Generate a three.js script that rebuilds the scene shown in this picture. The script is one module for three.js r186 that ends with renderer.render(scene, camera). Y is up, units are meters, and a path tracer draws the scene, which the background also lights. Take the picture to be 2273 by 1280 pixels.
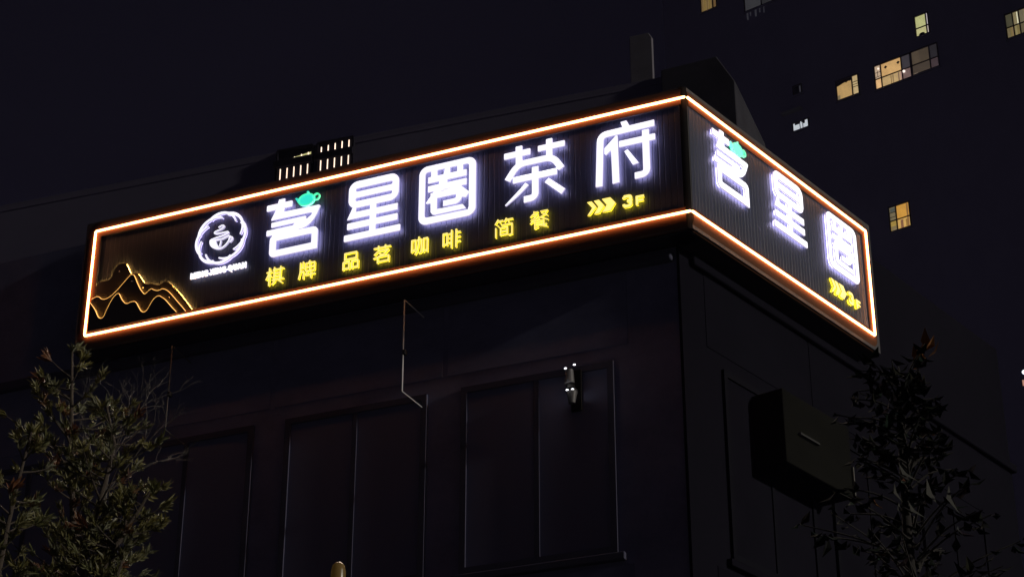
import * as THREE from 'three';
import { mergeGeometries } from 'three/addons/utils/BufferGeometryUtils.js';
import { RoundedBoxGeometry } from 'three/addons/geometries/RoundedBoxGeometry.js';
import { FontLoader } from 'three/addons/loaders/FontLoader.js';
import { RectAreaLightUniformsLib } from 'three/addons/lights/RectAreaLightUniformsLib.js';

// ---------------------------------------------------------------- camera, sky, fill light, exposure
const scene = new THREE.Scene();
const D2R = Math.PI / 180;
const camera = new THREE.PerspectiveCamera(16.745, 1024 / 576, 0.1, 900);
camera.position.set(0, 1.6, 0);
camera.rotation.set(26.896 * D2R, 0, 0);
scene.add(camera);

const renderer = new THREE.WebGLRenderer({ antialias: true });
renderer.setSize(1024, 576);
renderer.toneMapping = THREE.LinearToneMapping;
renderer.toneMappingExposure = 1;
renderer.shadowMap.enabled = true;
RectAreaLightUniformsLib.init();

{ // clear night sky over a city: nearly black navy, a little lighter towards the horizon
  const W = 64, Hh = 32, data = new Float32Array(W * Hh * 4);
  for (let y = 0; y < Hh; y++) for (let x = 0; x < W; x++) {
    const up = Math.max(0, (y + 0.5) / Hh * 2 - 1), k = 1 - 0.3 * up;
    data.set([0.0024 * k, 0.0021 * k, 0.0047 * k, 1], (y * W + x) * 4);
  }
  const sky = new THREE.DataTexture(data, W, Hh, THREE.RGBAFormat, THREE.FloatType);
  sky.mapping = THREE.EquirectangularReflectionMapping; sky.magFilter = THREE.LinearFilter; sky.needsUpdate = true;
  scene.background = sky; scene.environment = sky;
}
scene.fog = new THREE.FogExp2(new THREE.Color().setRGB(0.56, 0.52, 1), 0.0002);   // thin city haze
const fillLight = new THREE.DirectionalLight(new THREE.Color(1, 0.93, 0.8), 1.6);  // added fill light, in place of an unseen street lamp on the trees
fillLight.name = 'fillLight';
fillLight.position.set(Math.sin(65 * D2R) * 60, 6 + 18, Math.cos(65 * D2R) * 60 - 13);
fillLight.target.position.set(0, 6, -13); scene.add(fillLight, fillLight.target);
fillLight.castShadow = true; fillLight.shadow.mapSize.set(2048, 2048); fillLight.shadow.radius = 3;
Object.assign(fillLight.shadow.camera, { left: -30, right: 30, top: 30, bottom: -30, near: 1, far: 250 });

// ---------------------------------------------------------------- helpers
let seed = 7;
const rnd = () => { seed = (seed + 0x6d2b79f5) | 0; let t = Math.imul(seed ^ (seed >>> 15), 1 | seed); t = (t + Math.imul(t ^ (t >>> 7), 61 | t)) ^ t; return ((t ^ (t >>> 14)) >>> 0) / 4294967296; };
const rr = (a, b) => a + (b - a) * rnd();
const V3 = (x, y, z) => new THREE.Vector3(x, y, z);
const lin = (r, g, b) => new THREE.Color().setRGB(r, g, b);
const taken = {};
const numbered = (n) => { const k = taken[n] = (taken[n] ?? -1) + 1; return k ? n + '_' + String(k).padStart(3, '0') : n; };
function tag(o, label, category, group, kind) {
  if (label) o.userData.label = label;
  if (category) o.userData.category = category;
  if (group) o.userData.group = group;
  if (kind) o.userData.kind = kind;
  return o;
}
function thing(name, pos, turn, label, category, group) {
  const g = new THREE.Group(); g.name = numbered(name); g.position.set(...pos); g.rotation.y = turn; scene.add(g);
  return tag(g, label, category, group);
}
function part(name, geo, mat, parent, pos, turn) {
  const m = new THREE.Mesh(geo, mat); m.name = name; m.castShadow = m.receiveShadow = true;
  if (pos) m.position.set(...pos);
  if (turn) m.rotation.y = turn;
  parent.add(m); return m;
}
function sub(name, parent, pos, turn) { const g = new THREE.Group(); g.name = name; if (pos) g.position.set(...pos); if (turn) g.rotation.y = turn; parent.add(g); return g; }
const std = (c, rough = 0.8, metal = 0, extra = {}) => new THREE.MeshStandardMaterial({ color: lin(...c), roughness: rough, metalness: metal, ...extra });
const matte = (c, extra = {}) => new THREE.MeshPhysicalMaterial({ color: lin(...c), roughness: 0.95, specularIntensity: 0.08, ...extra });
const glow = (e, base = [0.6, 0.6, 0.6], rough = 0.5) => new THREE.MeshStandardMaterial({ color: lin(...base), roughness: rough, emissive: lin(...e.map((x) => x / Math.max(...e))), emissiveIntensity: Math.max(...e) });
const box = (w, h, d, x = 0, y = 0, z = 0) => new THREE.BoxGeometry(w, h, d).translate(x, y, z);
const rbox = (w, h, d, r, x = 0, y = 0, z = 0) => new RoundedBoxGeometry(w, h, d, 2, r).translate(x, y, z);
const flat = (g) => { const o = g.index ? g.toNonIndexed() : g; for (const k of Object.keys(o.attributes)) if (!['position', 'normal', 'uv'].includes(k)) o.deleteAttribute(k); return o; };
const merge = (list) => mergeGeometries(list.map(flat));

// noise textures
const hash = (x, y) => { const s = Math.sin(x * 127.1 + y * 311.7) * 43758.5453; return s - Math.floor(s); };
const vnoise = (x, y, p) => { const xi = Math.floor(x), yi = Math.floor(y), f = x - xi, g = y - yi, u = f * f * (3 - 2 * f), v = g * g * (3 - 2 * g), m = (a) => ((a % p) + p) % p; const h = (a, b) => hash(m(a), m(b)); return h(xi, yi) * (1 - u) * (1 - v) + h(xi + 1, yi) * u * (1 - v) + h(xi, yi + 1) * (1 - u) * v + h(xi + 1, yi + 1) * u * v; };
function noiseTex(lo, hi, size, scales, rep, srgb) {
  const d = new Uint8Array(size * size * 4);
  for (let y = 0; y < size; y++) for (let x = 0; x < size; x++) {
    let v = 0, a = 0; scales.forEach((s, i) => { const w = 1 / (i + 1); v += w * vnoise(x / size * s, y / size * s, s); a += w; }); v /= a;
    for (let c = 0; c < 3; c++) d[(y * size + x) * 4 + c] = 255 * (lo[c] + (hi[c] - lo[c]) * v);
    d[(y * size + x) * 4 + 3] = 255;
  }
  const t = new THREE.DataTexture(d, size, size); t.wrapS = t.wrapT = THREE.RepeatWrapping; t.magFilter = THREE.LinearFilter; t.repeat.set(rep, rep); t.needsUpdate = true;
  if (srgb) t.colorSpace = THREE.SRGBColorSpace;
  return t;
}
const wear = noiseTex([0.62, 0.62, 0.64], [1, 1, 1], 256, [5, 13, 40, 110], 1);
const grit = noiseTex([0, 0, 0], [1, 1, 1], 256, [40, 90, 128], 3);

// ---------------------------------------------------------------- flat letter shapes from strokes
// primitives in centimetres: ['r', x0, y0, x1, y1, radius], ['p', [x, y, ...]], ['s', width, fillet, [x, y, ...]]; a leading '-' cuts
function fillet(pts, r) {
  if (!r) return pts;
  const out = [pts[0]];
  for (let i = 1; i < pts.length - 1; i++) {
    const [p, c, n] = [pts[i - 1], pts[i], pts[i + 1]], a = [p[0] - c[0], p[1] - c[1]], b = [n[0] - c[0], n[1] - c[1]], la = Math.hypot(...a), lb = Math.hypot(...b), q = Math.min(r, la * 0.48, lb * 0.48);
    for (let k = 0; k <= 8; k++) {
      const t = k / 8, s = [c[0] + a[0] / la * q, c[1] + a[1] / la * q], e = [c[0] + b[0] / lb * q, c[1] + b[1] / lb * q];
      out.push([0, 1].map((j) => (1 - t) * (1 - t) * s[j] + 2 * t * (1 - t) * c[j] + t * t * e[j]));
    }
  }
  out.push(pts[pts.length - 1]); return out;
}
const pairs = (a) => { const o = []; for (let i = 0; i < a.length; i += 2) o.push([a[i], a[i + 1]]); return o; };
function polySD(p, x, y) {
  let d = 1e9, s = 1;
  for (let i = 0, j = p.length - 1; i < p.length; j = i++) {
    const ex = p[j][0] - p[i][0], ey = p[j][1] - p[i][1], wx = x - p[i][0], wy = y - p[i][1], t = Math.max(0, Math.min(1, (wx * ex + wy * ey) / (ex * ex + ey * ey))), bx = wx - ex * t, by = wy - ey * t;
    d = Math.min(d, bx * bx + by * by);
    const c1 = y >= p[i][1], c2 = y < p[j][1], c3 = ex * wy > ey * wx;
    if ((c1 && c2 && c3) || (!c1 && !c2 && !c3)) s = -s;
  }
  return s * Math.sqrt(d);
}
function prim(q) {
  const kind = q[0].replace('-', '');
  if (kind === 'r') { const [, x0, y0, x1, y1, r] = q, cx = (x0 + x1) / 2, cy = (y0 + y1) / 2, hx = (x1 - x0) / 2 - r, hy = (y1 - y0) / 2 - r; return (x, y) => { const a = Math.abs(x - cx) - hx, b = Math.abs(y - cy) - hy; return Math.hypot(Math.max(a, 0), Math.max(b, 0)) + Math.min(Math.max(a, b), 0) - r; }; }
  if (kind === 'p') { const p = pairs(q[1]); return (x, y) => polySD(p, x, y) - 0.15; }
  if (kind === 'c') { const [, cx, cy, rx, ry] = q; return (x, y) => (Math.hypot((x - cx) / rx, (y - cy) / ry) - 1) * Math.min(rx, ry); }
  const [, w, f, a, wEnd] = q, p = fillet(pairs(a), f), h = w / 2, L = p.length - 1;
  return (x, y) => {
    let d = 1e9;
    for (let i = 0; i < L; i++) {
      const dx = p[i + 1][0] - p[i][0], dy = p[i + 1][1] - p[i][1], l = Math.hypot(dx, dy); if (l < 1e-6) continue;
      const wx = x - p[i][0], wy = y - p[i][1], u = (wx * dx + wy * dy) / l, v = Math.abs(wx * dy - wy * dx) / l, hh = wEnd === undefined ? h : h + (wEnd / 2 - h) * ((i + Math.max(0, Math.min(1, u / l))) / L);
      const rc = Math.min(0.5, hh * 0.5), qx = Math.abs(u - l / 2) - l / 2 + rc, qy = v - hh + rc;
      d = Math.min(d, Math.hypot(Math.max(qx, 0), Math.max(qy, 0)) + Math.min(Math.max(qx, qy), 0) - rc);
      if (i) d = Math.min(d, Math.hypot(wx, wy) - hh);
    }
    return d;
  };
}
function field(list) {
  const f = list.map((q) => [q[0][0] === '-', prim(q)]);
  return (x, y) => { let d = 1e9; for (const [cut, g] of f) d = cut ? Math.max(d, -g(x, y)) : Math.min(d, g(x, y)); return d; };
}
function contours(f, [x0, y0, x1, y1], cell, level = 0) {
  const nx = Math.ceil((x1 - x0) / cell), ny = Math.ceil((y1 - y0) / cell), v = new Float32Array((nx + 1) * (ny + 1));
  for (let j = 0; j <= ny; j++) for (let i = 0; i <= nx; i++) v[j * (nx + 1) + i] = f(x0 + i * cell, y0 + j * cell) - level;
  const next = new Map(), at = new Map();
  const cut = (i, j, k, l) => {                                     // point on a grid edge
    const key = ((j * (nx + 1) + i) * 2 + (l > j ? 1 : 0)), a = v[j * (nx + 1) + i], b = v[l * (nx + 1) + k], t = a / (a - b);
    if (!at.has(key)) at.set(key, [x0 + (i + (k - i) * t) * cell, y0 + (j + (l - j) * t) * cell]);
    return key;
  };
  for (let j = 0; j < ny; j++) for (let i = 0; i < nx; i++) {
    const a = v[j * (nx + 1) + i] < 0, b = v[j * (nx + 1) + i + 1] < 0, c = v[(j + 1) * (nx + 1) + i + 1] < 0, d = v[(j + 1) * (nx + 1) + i] < 0, n = a + 2 * b + 4 * c + 8 * d;
    if (!n || n === 15) continue;
    const S = () => cut(i, j, i + 1, j), E = () => cut(i + 1, j, i + 1, j + 1), N = () => cut(i, j + 1, i + 1, j + 1), W = () => cut(i, j, i, j + 1);
    const seg = (p, q) => next.set(p, q);
    switch (n) {                                                    // the inside lies on the left
      case 1: seg(S(), W()); break; case 2: seg(E(), S()); break; case 3: seg(E(), W()); break; case 4: seg(N(), E()); break;
      case 5: seg(S(), W()); seg(N(), E()); break; case 6: seg(N(), S()); break; case 7: seg(N(), W()); break; case 8: seg(W(), N()); break;
      case 9: seg(S(), N()); break; case 10: seg(E(), S()); seg(W(), N()); break; case 11: seg(E(), N()); break; case 12: seg(W(), E()); break;
      case 13: seg(S(), E()); break; case 14: seg(W(), S()); break;
    }
  }
  const loops = [];
  while (next.size) {
    const start = next.keys().next().value, loop = []; let k = start;
    while (next.has(k)) { loop.push(at.get(k)); const n = next.get(k); next.delete(k); k = n; }
    if (loop.length > 6) loops.push(loop);
  }
  return loops;
}
function thin(p, tol) {                                             // Douglas-Peucker on a closed loop
  const keep = new Uint8Array(p.length); const far = Math.floor(p.length / 2); keep[0] = keep[far] = 1;
  const go = (a, b) => {
    let m = 0, at = -1; const A = p[a], B = p[b % p.length], dx = B[0] - A[0], dy = B[1] - A[1], l = Math.hypot(dx, dy) || 1e-9;
    for (let i = a + 1; i < b; i++) { const d = Math.abs((p[i][0] - A[0]) * dy - (p[i][1] - A[1]) * dx) / l; if (d > m) { m = d; at = i; } }
    if (m > tol) { keep[at] = 1; go(a, at); go(at, b); }
  };
  go(0, far); go(far, p.length);
  return p.filter((_, i) => keep[i]);
}
const area = (p) => { let s = 0; for (let i = 0, j = p.length - 1; i < p.length; j = i++) s += p[j][0] * p[i][1] - p[i][0] * p[j][1]; return s / 2; };
const insidePoly = (p, [x, y]) => { let c = false; for (let i = 0, j = p.length - 1; i < p.length; j = i++) if ((p[i][1] > y) !== (p[j][1] > y) && x < (p[j][0] - p[i][0]) * (y - p[i][1]) / (p[j][1] - p[i][1]) + p[i][0]) c = !c; return c; };
function shapes(list, bounds, cell, level = 0, tol = 0.06) {
  const loops = contours(field(list), bounds, cell, level).map((l) => thin(l, tol)).filter((l) => l.length > 2 && Math.abs(area(l)) > 0.15);
  const outer = loops.filter((l) => area(l) > 0), holes = loops.filter((l) => area(l) < 0);
  return outer.map((o) => {
    const s = new THREE.Shape(o.map(([x, y]) => new THREE.Vector2(x / 100, y / 100)));
    for (const h of holes) if (insidePoly(o, h[0])) s.holes.push(new THREE.Path(h.map(([x, y]) => new THREE.Vector2(x / 100, y / 100))));
    return s;
  });
}
const extrude = (sh, depth, z0 = 0, bevel = 0) => new THREE.ExtrudeGeometry(sh, { depth: depth - 2 * bevel, bevelEnabled: bevel > 0, bevelSize: bevel, bevelOffset: -bevel, bevelThickness: bevel, bevelSegments: 1, curveSegments: 6 }).translate(0, 0, z0 + bevel);

// the four big characters and the one on both faces, in a box of about 61 x 64 cm
const GLYPH = {
  ming: [
    ['p', [13.5, 64, 20.3, 64, 20.2, 48.9, 20.2, 42, 6, 42, 5.9, 43.1, 11, 53]], ['r', 0, 53, 29.2, 60, 1.2],
    ['p', [6.5, 42, 18, 48.9, 59, 48.2, 61, 46.9, 57.6, 39, 54.5, 33.6, 50.7, 29.8, 46.5, 27, 41.5, 25.6, 30, 25.8, 33, 36, 45, 36, 46.4, 35.2, 50.5, 38, 52.6, 40.2, 50.8, 41.6]],
    ['r', 6.3, 33.6, 45.4, 39.3, 0.9], ['r', 1.3, 25, 38, 31.4, 1], ['p', [36, 25, 33, 32.4, 45, 34, 46, 30]],
    ['r', 5.6, 0, 59.7, 25, 6], ['p', [50, 0, 59.5, 0, 59.7, 10, 50, 10]], ['p', [8.4, 24, 8.4, 28, 20, 28, 20, 24]],
    ['-r', 13.2, 7.5, 52.7, 17.7, 0.8], ['-p', [6, 39.4, 46.5, 39.2, 46.5, 41, 6, 41.4]], ['-p', [6, 31.7, 20, 31.8, 33, 32.9, 20, 33.3, 6, 33.1]],
  ],
  xing: [
    ['r', 0, 0.2, 61, 7.4, 1.2], ['r', 3, 12.7, 57.8, 20, 1.1], ['p', [2.7, 24, 57.4, 24, 57.4, 31, 12, 31, 12, 37, 8.6, 37]],
    ['r', 27.3, 5, 34.4, 38, 0.4], ['r', 3.4, 35.4, 58.3, 65.4, 9.5], ['-r', 11.2, 53.6, 51.2, 57.2, 1.6], ['-r', 11.2, 43, 51, 46.6, 1.6],
  ],
  quan: [
    ['r', 0, 0, 60.3, 64, 9], ['-r', 6.7, 7.6, 52.9, 57.2, 2.6],
    ['r', 9.6, 44.4, 50.5, 51.4, 0.7], ['r', 12.7, 50, 19.5, 58, 0.4], ['p', [25.8, 50, 27.4, 58, 32.8, 58, 33, 50]], ['r', 40.3, 50, 46.6, 58, 0.4],
    ['r', 9.6, 34.6, 50.6, 41.6, 0.7], ['p', [21.4, 41, 21.6, 45, 30.2, 45, 30, 41]],
    ['p', [21, 36, 16.5, 35, 7.7, 23.4, 9, 22.4, 12.8, 22.4, 24, 33.4, 34.6, 33.2, 46, 22, 49.8, 20.7, 53.4, 25.8, 44.6, 34.6, 40, 36, 34, 35, 33, 34.2, 25.4, 34.2, 24.6, 35.6]],
    ['r', 12.4, 26.3, 46, 33, 0.6], ['p', [12.6, 33, 19.4, 33, 19.4, 14.4, 46.2, 14.4, 50.4, 8.3, 18.4, 8.3, 15, 9.6, 13, 12.4]],
    ['s', 6.6, 6, [42.7, 30, 42.7, 19, 26, 19]], ['-p', [24, 14.5, 50, 14.2, 50, 15.6, 24, 15.9]], ['-p', [16, 7.5, 52, 7.2, 52, 8.5, 16, 8.5]], ['-p', [20, 26.2, 20, 15.2, 25.5, 15.2, 25.5, 22.6, 38.8, 22.6, 38.8, 26.2]],
  ],
  tea: [
    ['r', 0, 51, 27.3, 57.8, 0.8], ['r', 12, 40, 19, 62.8, 0.8], ['r', 34.8, 51.8, 62.3, 58.2, 0.8], ['r', 43.2, 42, 49.8, 63.6, 0.8],
    ['s', 6.8, 9, [3.4, 27.4, 14, 43, 50, 43, 58.8, 28.4]], ['r', 9, 23, 54.2, 29.8, 0.8], ['s', 7, 8, [32, 36.6, 32, 3.6, 20.2, 3.6]],
    ['p', [22, 21.4, 25.2, 18.3, 20, 13.4, 12, 7, 2, 0.7, 1.2, 1.7, 12.4, 11.8, 17.6, 16.6]], ['p', [45.6, 21.2, 62, 6, 58.2, 1.2, 41.5, 17.4]],
  ],
  hall: [
    ['s', 6.9, 9, [3.5, 0, 5.2, 40, 6, 54.2, 59.2, 55.1]], ['p', [26.2, 63.8, 32, 64.1, 35.2, 57, 28.6, 56]],
    ['p', [16.8, 0.1, 23.5, 0.4, 22.9, 49.8, 21.6, 50.7, 9.6, 39.4, 9.5, 33.6, 11, 31.9, 16.2, 36]],
    ['r', 24, 37, 59.6, 43.8, 0.8], ['s', 6.9, 9, [50.3, 50, 50.3, 3.5, 38.4, 3.5]], ['p', [29, 31.5, 32.4, 33.1, 42.8, 16.4, 37, 15.6]],
  ],
};
const S = (w, ...a) => a.map((q) => ['s', w, 0, q]);
const SMALL = {
  chess: S(1.8, [0.6, 15, 7.3, 15.2], [4.1, 20.2, 4.1, 0], [4, 14, 0.3, 7], [4.6, 12.5, 7, 9.2], [7.6, 16.8, 20.4, 16.8], [9.5, 20, 9.5, 5.8], [16.5, 20, 16.5, 5.8], [9.5, 12.9, 16.5, 12.9], [9.5, 9.3, 16.5, 9.3], [6.9, 5.8, 20.5, 5.8], [11.3, 4.5, 7, 0.8], [14.8, 4.5, 19.3, 0.8]),
  card: S(1.65, [2.3, 19.4, 2.3, 8, 0.7, 0.8], [5.2, 20, 5.2, 12.6], [2.3, 12.6, 7.2, 12.6], [2.3, 9, 6, 9, 6, 0.4], [12.8, 20, 11.2, 17.2], [8.2, 8.6, 8.2, 17.2, 18, 17.2, 18, 8.6, 8.2, 8.6], [8.2, 13, 18, 13], [12.8, 17.2, 12.8, 8.6], [11.4, 8.6, 8.2, 5.2], [7, 4.6, 19.2, 4.6], [14.4, 8, 14.4, 0]),
  taste: S(1.95, [2.4, 10.4, 2.4, 18.2, 14.9, 18.2, 14.9, 10.4], [2.4, 11.8, 14.9, 11.8], [0.9, 0.2, 0.9, 8.9, 7.2, 8.9, 7.2, 0.2], [0.9, 2.1, 7.2, 2.1], [10.3, 0.2, 10.3, 9, 16.7, 9, 16.7, 0.2], [10.3, 2.2, 16.7, 2.2]),
  bud: S(1.8, [0.6, 17, 19.2, 17], [6, 19.7, 6, 14.6], [13.4, 19.7, 13.4, 14.8], [7.4, 14.7, 1.2, 9.8], [6.3, 13.6, 16.7, 13.6, 12.6, 9.8, 6.5, 7.6, 0.5, 6.2], [6.4, 11.8, 9.2, 9.5], [5.4, 0.2, 5.4, 7.4, 17.1, 7.4, 17.1, 0.2], [5.4, 2.1, 17.1, 2.1]),
  coffeeA: S(1.8, [1, 3.2, 1, 16.3, 4.8, 16.3, 4.8, 4.4], [1, 5.4, 4.8, 5.4], [5.9, 15.7, 11.4, 15.7, 11, 2.3, 8, 1.5], [8.4, 19.5, 8.2, 12, 7, 5, 4.4, 0.5], [13.5, 1, 13.5, 16.3, 17.3, 16.3, 17.3, 1], [13.5, 3.4, 17.3, 3.4]),
  coffeeB: S(1.8, [0.9, 3, 0.9, 16.7, 4.9, 16.7, 4.9, 3.4], [0.9, 5.2, 4.9, 5.2], [9.6, 19.9, 9.6, 0], [6.2, 15.6, 9.6, 15.6], [6.2, 11, 9.6, 11], [5.9, 6, 9.6, 6.5], [14.3, 19.9, 14.3, 0], [14.3, 16, 19, 16], [14.3, 11, 19, 11], [14.3, 6.2, 19, 6.2]),
  simple: S(1.6, [4.2, 19.4, 0.7, 14], [3.2, 17.3, 9.4, 17.3], [5.7, 16.4, 6.7, 14.2], [12.6, 19.4, 10, 15], [11.6, 17.4, 19.3, 17.4], [14.2, 16.4, 15.2, 14], [1.6, 11, 1.6, 0], [3.1, 13.2, 4.9, 11.2], [6.9, 12.5, 18.1, 12.5, 18.1, 1.4, 14.2, 0.9], [6.4, 1.4, 6.4, 9.7, 13.3, 9.7, 13.3, 1.4], [6.4, 6, 13.3, 6], [6.4, 2.4, 13.3, 2.4]),
  meal: S(1.35, [4.7, 19.7, 4.7, 16.4], [4.7, 18.2, 9.2, 18.2], [4, 16.8, 0.6, 13.6], [3.2, 15.7, 8.6, 15.7, 5.6, 12.1, 0.9, 10.1], [4, 14, 6, 12.8], [10.9, 18.2, 18.2, 18.2, 15, 13.9, 11, 12.1], [11.9, 16.6, 18.7, 12.2], [10, 12.6, 0.4, 6.8], [10, 12.6, 19.2, 7.8], [9.2, 10.8, 10.4, 9.4], [5.4, 8.7, 14.5, 8.7, 14.5, 4.5, 5.4, 4.5], [5.4, 6.6, 14.5, 6.6], [5.4, 8.7, 5.4, 0.7, 9.4, 2.4], [9.2, 4.4, 18.5, 0.7], [17.4, 4.6, 13.4, 2.7]),
  three: [['s', 3.3, 2.6, [1.6, 12, 8.5, 12, 8.5, 7, 4.6, 7]], ['s', 3.3, 2.6, [4.6, 7, 8.5, 7, 8.5, 1.9, 1.6, 1.9]], ['s', 3, 0, [1.8, 12, 1.8, 9.6]], ['s', 3, 0, [1.8, 1.9, 1.8, 4.6]]],
  eff: [['s', 2.7, 0, [1.4, 10, 1.4, 0]], ['s', 2.7, 0, [0.1, 8.7, 8.4, 8.7]], ['s', 2.4, 0, [1.4, 4.7, 8, 4.7]]],
  chevronA: [['p', [0.1, 14.4, 4.6, 14.4, 9.2, 7.6, 2.6, 0.3, 0.2, 0.3, 5.2, 7.3]]],
  chevronB: [['p', [6.9, 14.4, 11.8, 14.5, 17, 7.4, 11.8, 0.4, 6.9, 0.5, 11.3, 7.4]]],
  chevronC: [['p', [14.7, 14.6, 22.9, 14.6, 28, 7.8, 22.9, 0.7, 14.8, 0.8, 19.4, 7.5]]],
};
const glyphCache = {};
function glyphGeo(key, list, bounds, cell, front, back, inset) {
  return glyphCache[key] ??= { face: extrude(shapes(list, bounds, cell, 0), front[1] - front[0], front[0], 0.002), halo: extrude(shapes(list, bounds, cell, inset, 0.1), back[1] - back[0], back[0]) };
}

// ---------------------------------------------------------------- materials
const M = {
  slat: new THREE.MeshPhysicalMaterial({ color: lin(0.05, 0.056, 0.088), roughness: 0.5, roughnessMap: wear, specularIntensity: 0.5 }), board: std([0.05, 0.05, 0.056], 0.5), trim: matte([0.17, 0.075, 0.042], { map: wear }), side: glow([0.5, 0.45, 0.66], [0.2, 0.2, 0.22]), dimSide: glow([0.5, 0.42, 0.02], [0.2, 0.17, 0.05]),
  metal: matte([0.03, 0.03, 0.034]), steel: std([0.5, 0.5, 0.52], 0.35, 0.9), black: matte([0.012, 0.011, 0.011]),
  tube: glow([12.5, 4.9, 1.7], [0.8, 0.75, 0.7]), tubeCap: std([0.5, 0.4, 0.3], 0.5),
  white: glow([1.12, 1.1, 1.2], [0.8, 0.8, 0.8]), whiteHalo: glow([5.4, 4.8, 8.6]), softHalo: glow([2, 1.7, 3.6]), ridge: glow([1.9, 0.95, 0.22]),
  yellow: glow([1.25, 0.97, 0.25], [0.8, 0.75, 0.4]), yellowHalo: glow([4, 3.1, 0.05]),
  teal: glow([0.03, 0.8, 0.62]), tealEdge: glow([0.08, 0.95, 0.45]), tealHalo: glow([0.01, 1.6, 0.5]),
  gold: glow([48, 24, 4.5]),
  plate: std([0.06, 0.042, 0.03], 0.3), stud: std([0.8, 0.8, 0.8], 0.2, 1),
};
const HALO = lin(1, 0.24, 0.045);

// ---------------------------------------------------------------- the corner sign
const B = [1.602, 10.119, -15.26], H = 1.2, FACES = [
  { turn: -23.654 * D2R, w: 6.467, from: -6.467 },                   // runs to the corner
  { turn: 51.346 * D2R, w: 3.31, from: 0 },                          // runs from the corner
];
const sign = thing('illuminated_sign', B, 0, 'wraparound corner sign with glowing white Chinese characters framed by orange light tubes', 'sign');
// a frame on each face: x along the face from its left end, y up from the lower tube, z out of the face
const put = (o, f, x = 0, y = 0, z = 0) => { o.rotation.y = f.turn; o.position.set((x + f.from) * Math.cos(f.turn) + z * Math.sin(f.turn), y, -(x + f.from) * Math.sin(f.turn) + z * Math.cos(f.turn)); return o; };
const EDGE = 0.15, PITCH = 0.055;
const slatGeos = [0, 1, 2].map((k) => {
  const w = 0.0515 - k * 0.0006, s = new THREE.Shape([[-w / 2 - 0.002, 0], [w / 2 + 0.002, 0], [w / 2, 0.003 + k * 0.0004], [w / 2 - 0.005, 0.0055], [-w / 2 + 0.005, 0.0055], [-w / 2, 0.003 + k * 0.0004]].map(([x, y]) => new THREE.Vector2(x, y)));
  return new THREE.ExtrudeGeometry(s, { depth: H - 0.12, bevelEnabled: false }).rotateX(-Math.PI / 2).rotateY(Math.PI).translate(0, 0.06, 0);
});
FACES.forEach((f, i) => {
  const panel = put(sub('backing_panel', sign), f, 0, 0, i ? -0.033 : -0.046);
  const x0 = i ? 0.06 : -EDGE, x1 = i ? f.w + EDGE : f.w - 0.06;
  part('board', box(x1 - x0, H + 2 * EDGE - 0.02, 0.02, (x0 + x1) / 2, H / 2, -0.011), M.board, panel);
  const a = i ? 0.07 : 0.06, b = i ? f.w - 0.06 : f.w - 0.07;
  for (let x = a + PITCH / 2, k = 0; x < b; x += PITCH, k++) part('slat', slatGeos[(k * 7) % 3], M.slat, panel, [x, 0, 0.0005]);
  // border added behind the tubes, curved back so their glow fades outwards
  const bw = EDGE + 0.06, L = x1 - x0, out = (v, lo, hi) => Math.max(lo - v, v - hi, 0);
  const border = (ax, ay, bx, by) => {
    const g = new THREE.PlaneGeometry(bx - ax, by - ay, bx - ax > 0.5 ? 64 : 12, by - ay > 0.5 ? 40 : 12).translate((ax + bx) / 2, (ay + by) / 2, 0), p = g.attributes.position;
    for (let k = 0; k < p.count; k++) { const d = Math.max(0, Math.hypot(i ? Math.max(p.getX(k) - f.w, 0) : Math.max(-p.getX(k), 0), out(p.getY(k), 0, H)) - 0.025); p.setZ(k, -0.0175 - 2.6 * d * d); }
    g.computeVertexNormals(); put(part('glow_border', g, M.trim, sign), f);
  };
  border(x0, -EDGE, x1, 0.06); border(x0, H - 0.06, x1, H + EDGE);
  if (i) border(f.w - 0.06, 0.06, x1, H - 0.06); else border(x0, 0.06, 0.06, H - 0.06);
  // inner returns of the border down to the slats
  put(part('border_return', merge([box(L - EDGE - 0.07, 0.004, 0.04, (x0 + x1) / 2 + (i ? -1 : 1) * EDGE / 2, 0.058, -0.04), box(L - EDGE - 0.07, 0.004, 0.04, (x0 + x1) / 2 + (i ? -1 : 1) * EDGE / 2, H - 0.058, -0.04), box(0.004, H - 0.13, 0.04, i ? f.w - 0.058 : 0.058, H / 2, -0.04)]), M.board, sign), f);
  put(part('sign_box', box(L, H + 2 * EDGE, 0.24, (x0 + x1) / 2, H / 2, -0.207), M.metal, sign), f);
  // light tubes, each with the light that it throws back on the border
  const tube = (ax, ay, bx, by) => {
    const len = Math.hypot(bx - ax, by - ay), g = new THREE.CapsuleGeometry(0.0115, len - 0.02, 4, 10); if (Math.abs(by - ay) < 0.1) g.rotateZ(Math.PI / 2);
    put(part('light_tube', g.translate((ax + bx) / 2, (ay + by) / 2, 0), M.tube, sign), f);
    const n = Math.round(len / 0.8) + 1;
    const clips = []; for (let k = 0; k < n; k++) { const t = (k + 0.5) / n; clips.push(box(0.012, 0.012, 0.006, ax + (bx - ax) * t, ay + (by - ay) * t, -0.0145)); }
    put(part('tube_clip', merge(clips), M.tubeCap, sign), f);
    const light = new THREE.RectAreaLight(HALO, 5, Math.abs(bx - ax) < 0.1 ? 0.018 : len, Math.abs(bx - ax) < 0.1 ? len : 0.018); light.name = 'tube_glow';
    put(light, f, (ax + bx) / 2, (ay + by) / 2, -0.0132); sign.add(light);
  };
  if (i) { tube(0.014, H, f.w, H); tube(0.01, 0, f.w, 0); tube(f.w, 0, f.w, H); } else { tube(0, H, f.w - 0.01, H); tube(0, 0, f.w - 0.004, 0); tube(0, 0, 0, H); }
});
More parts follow.
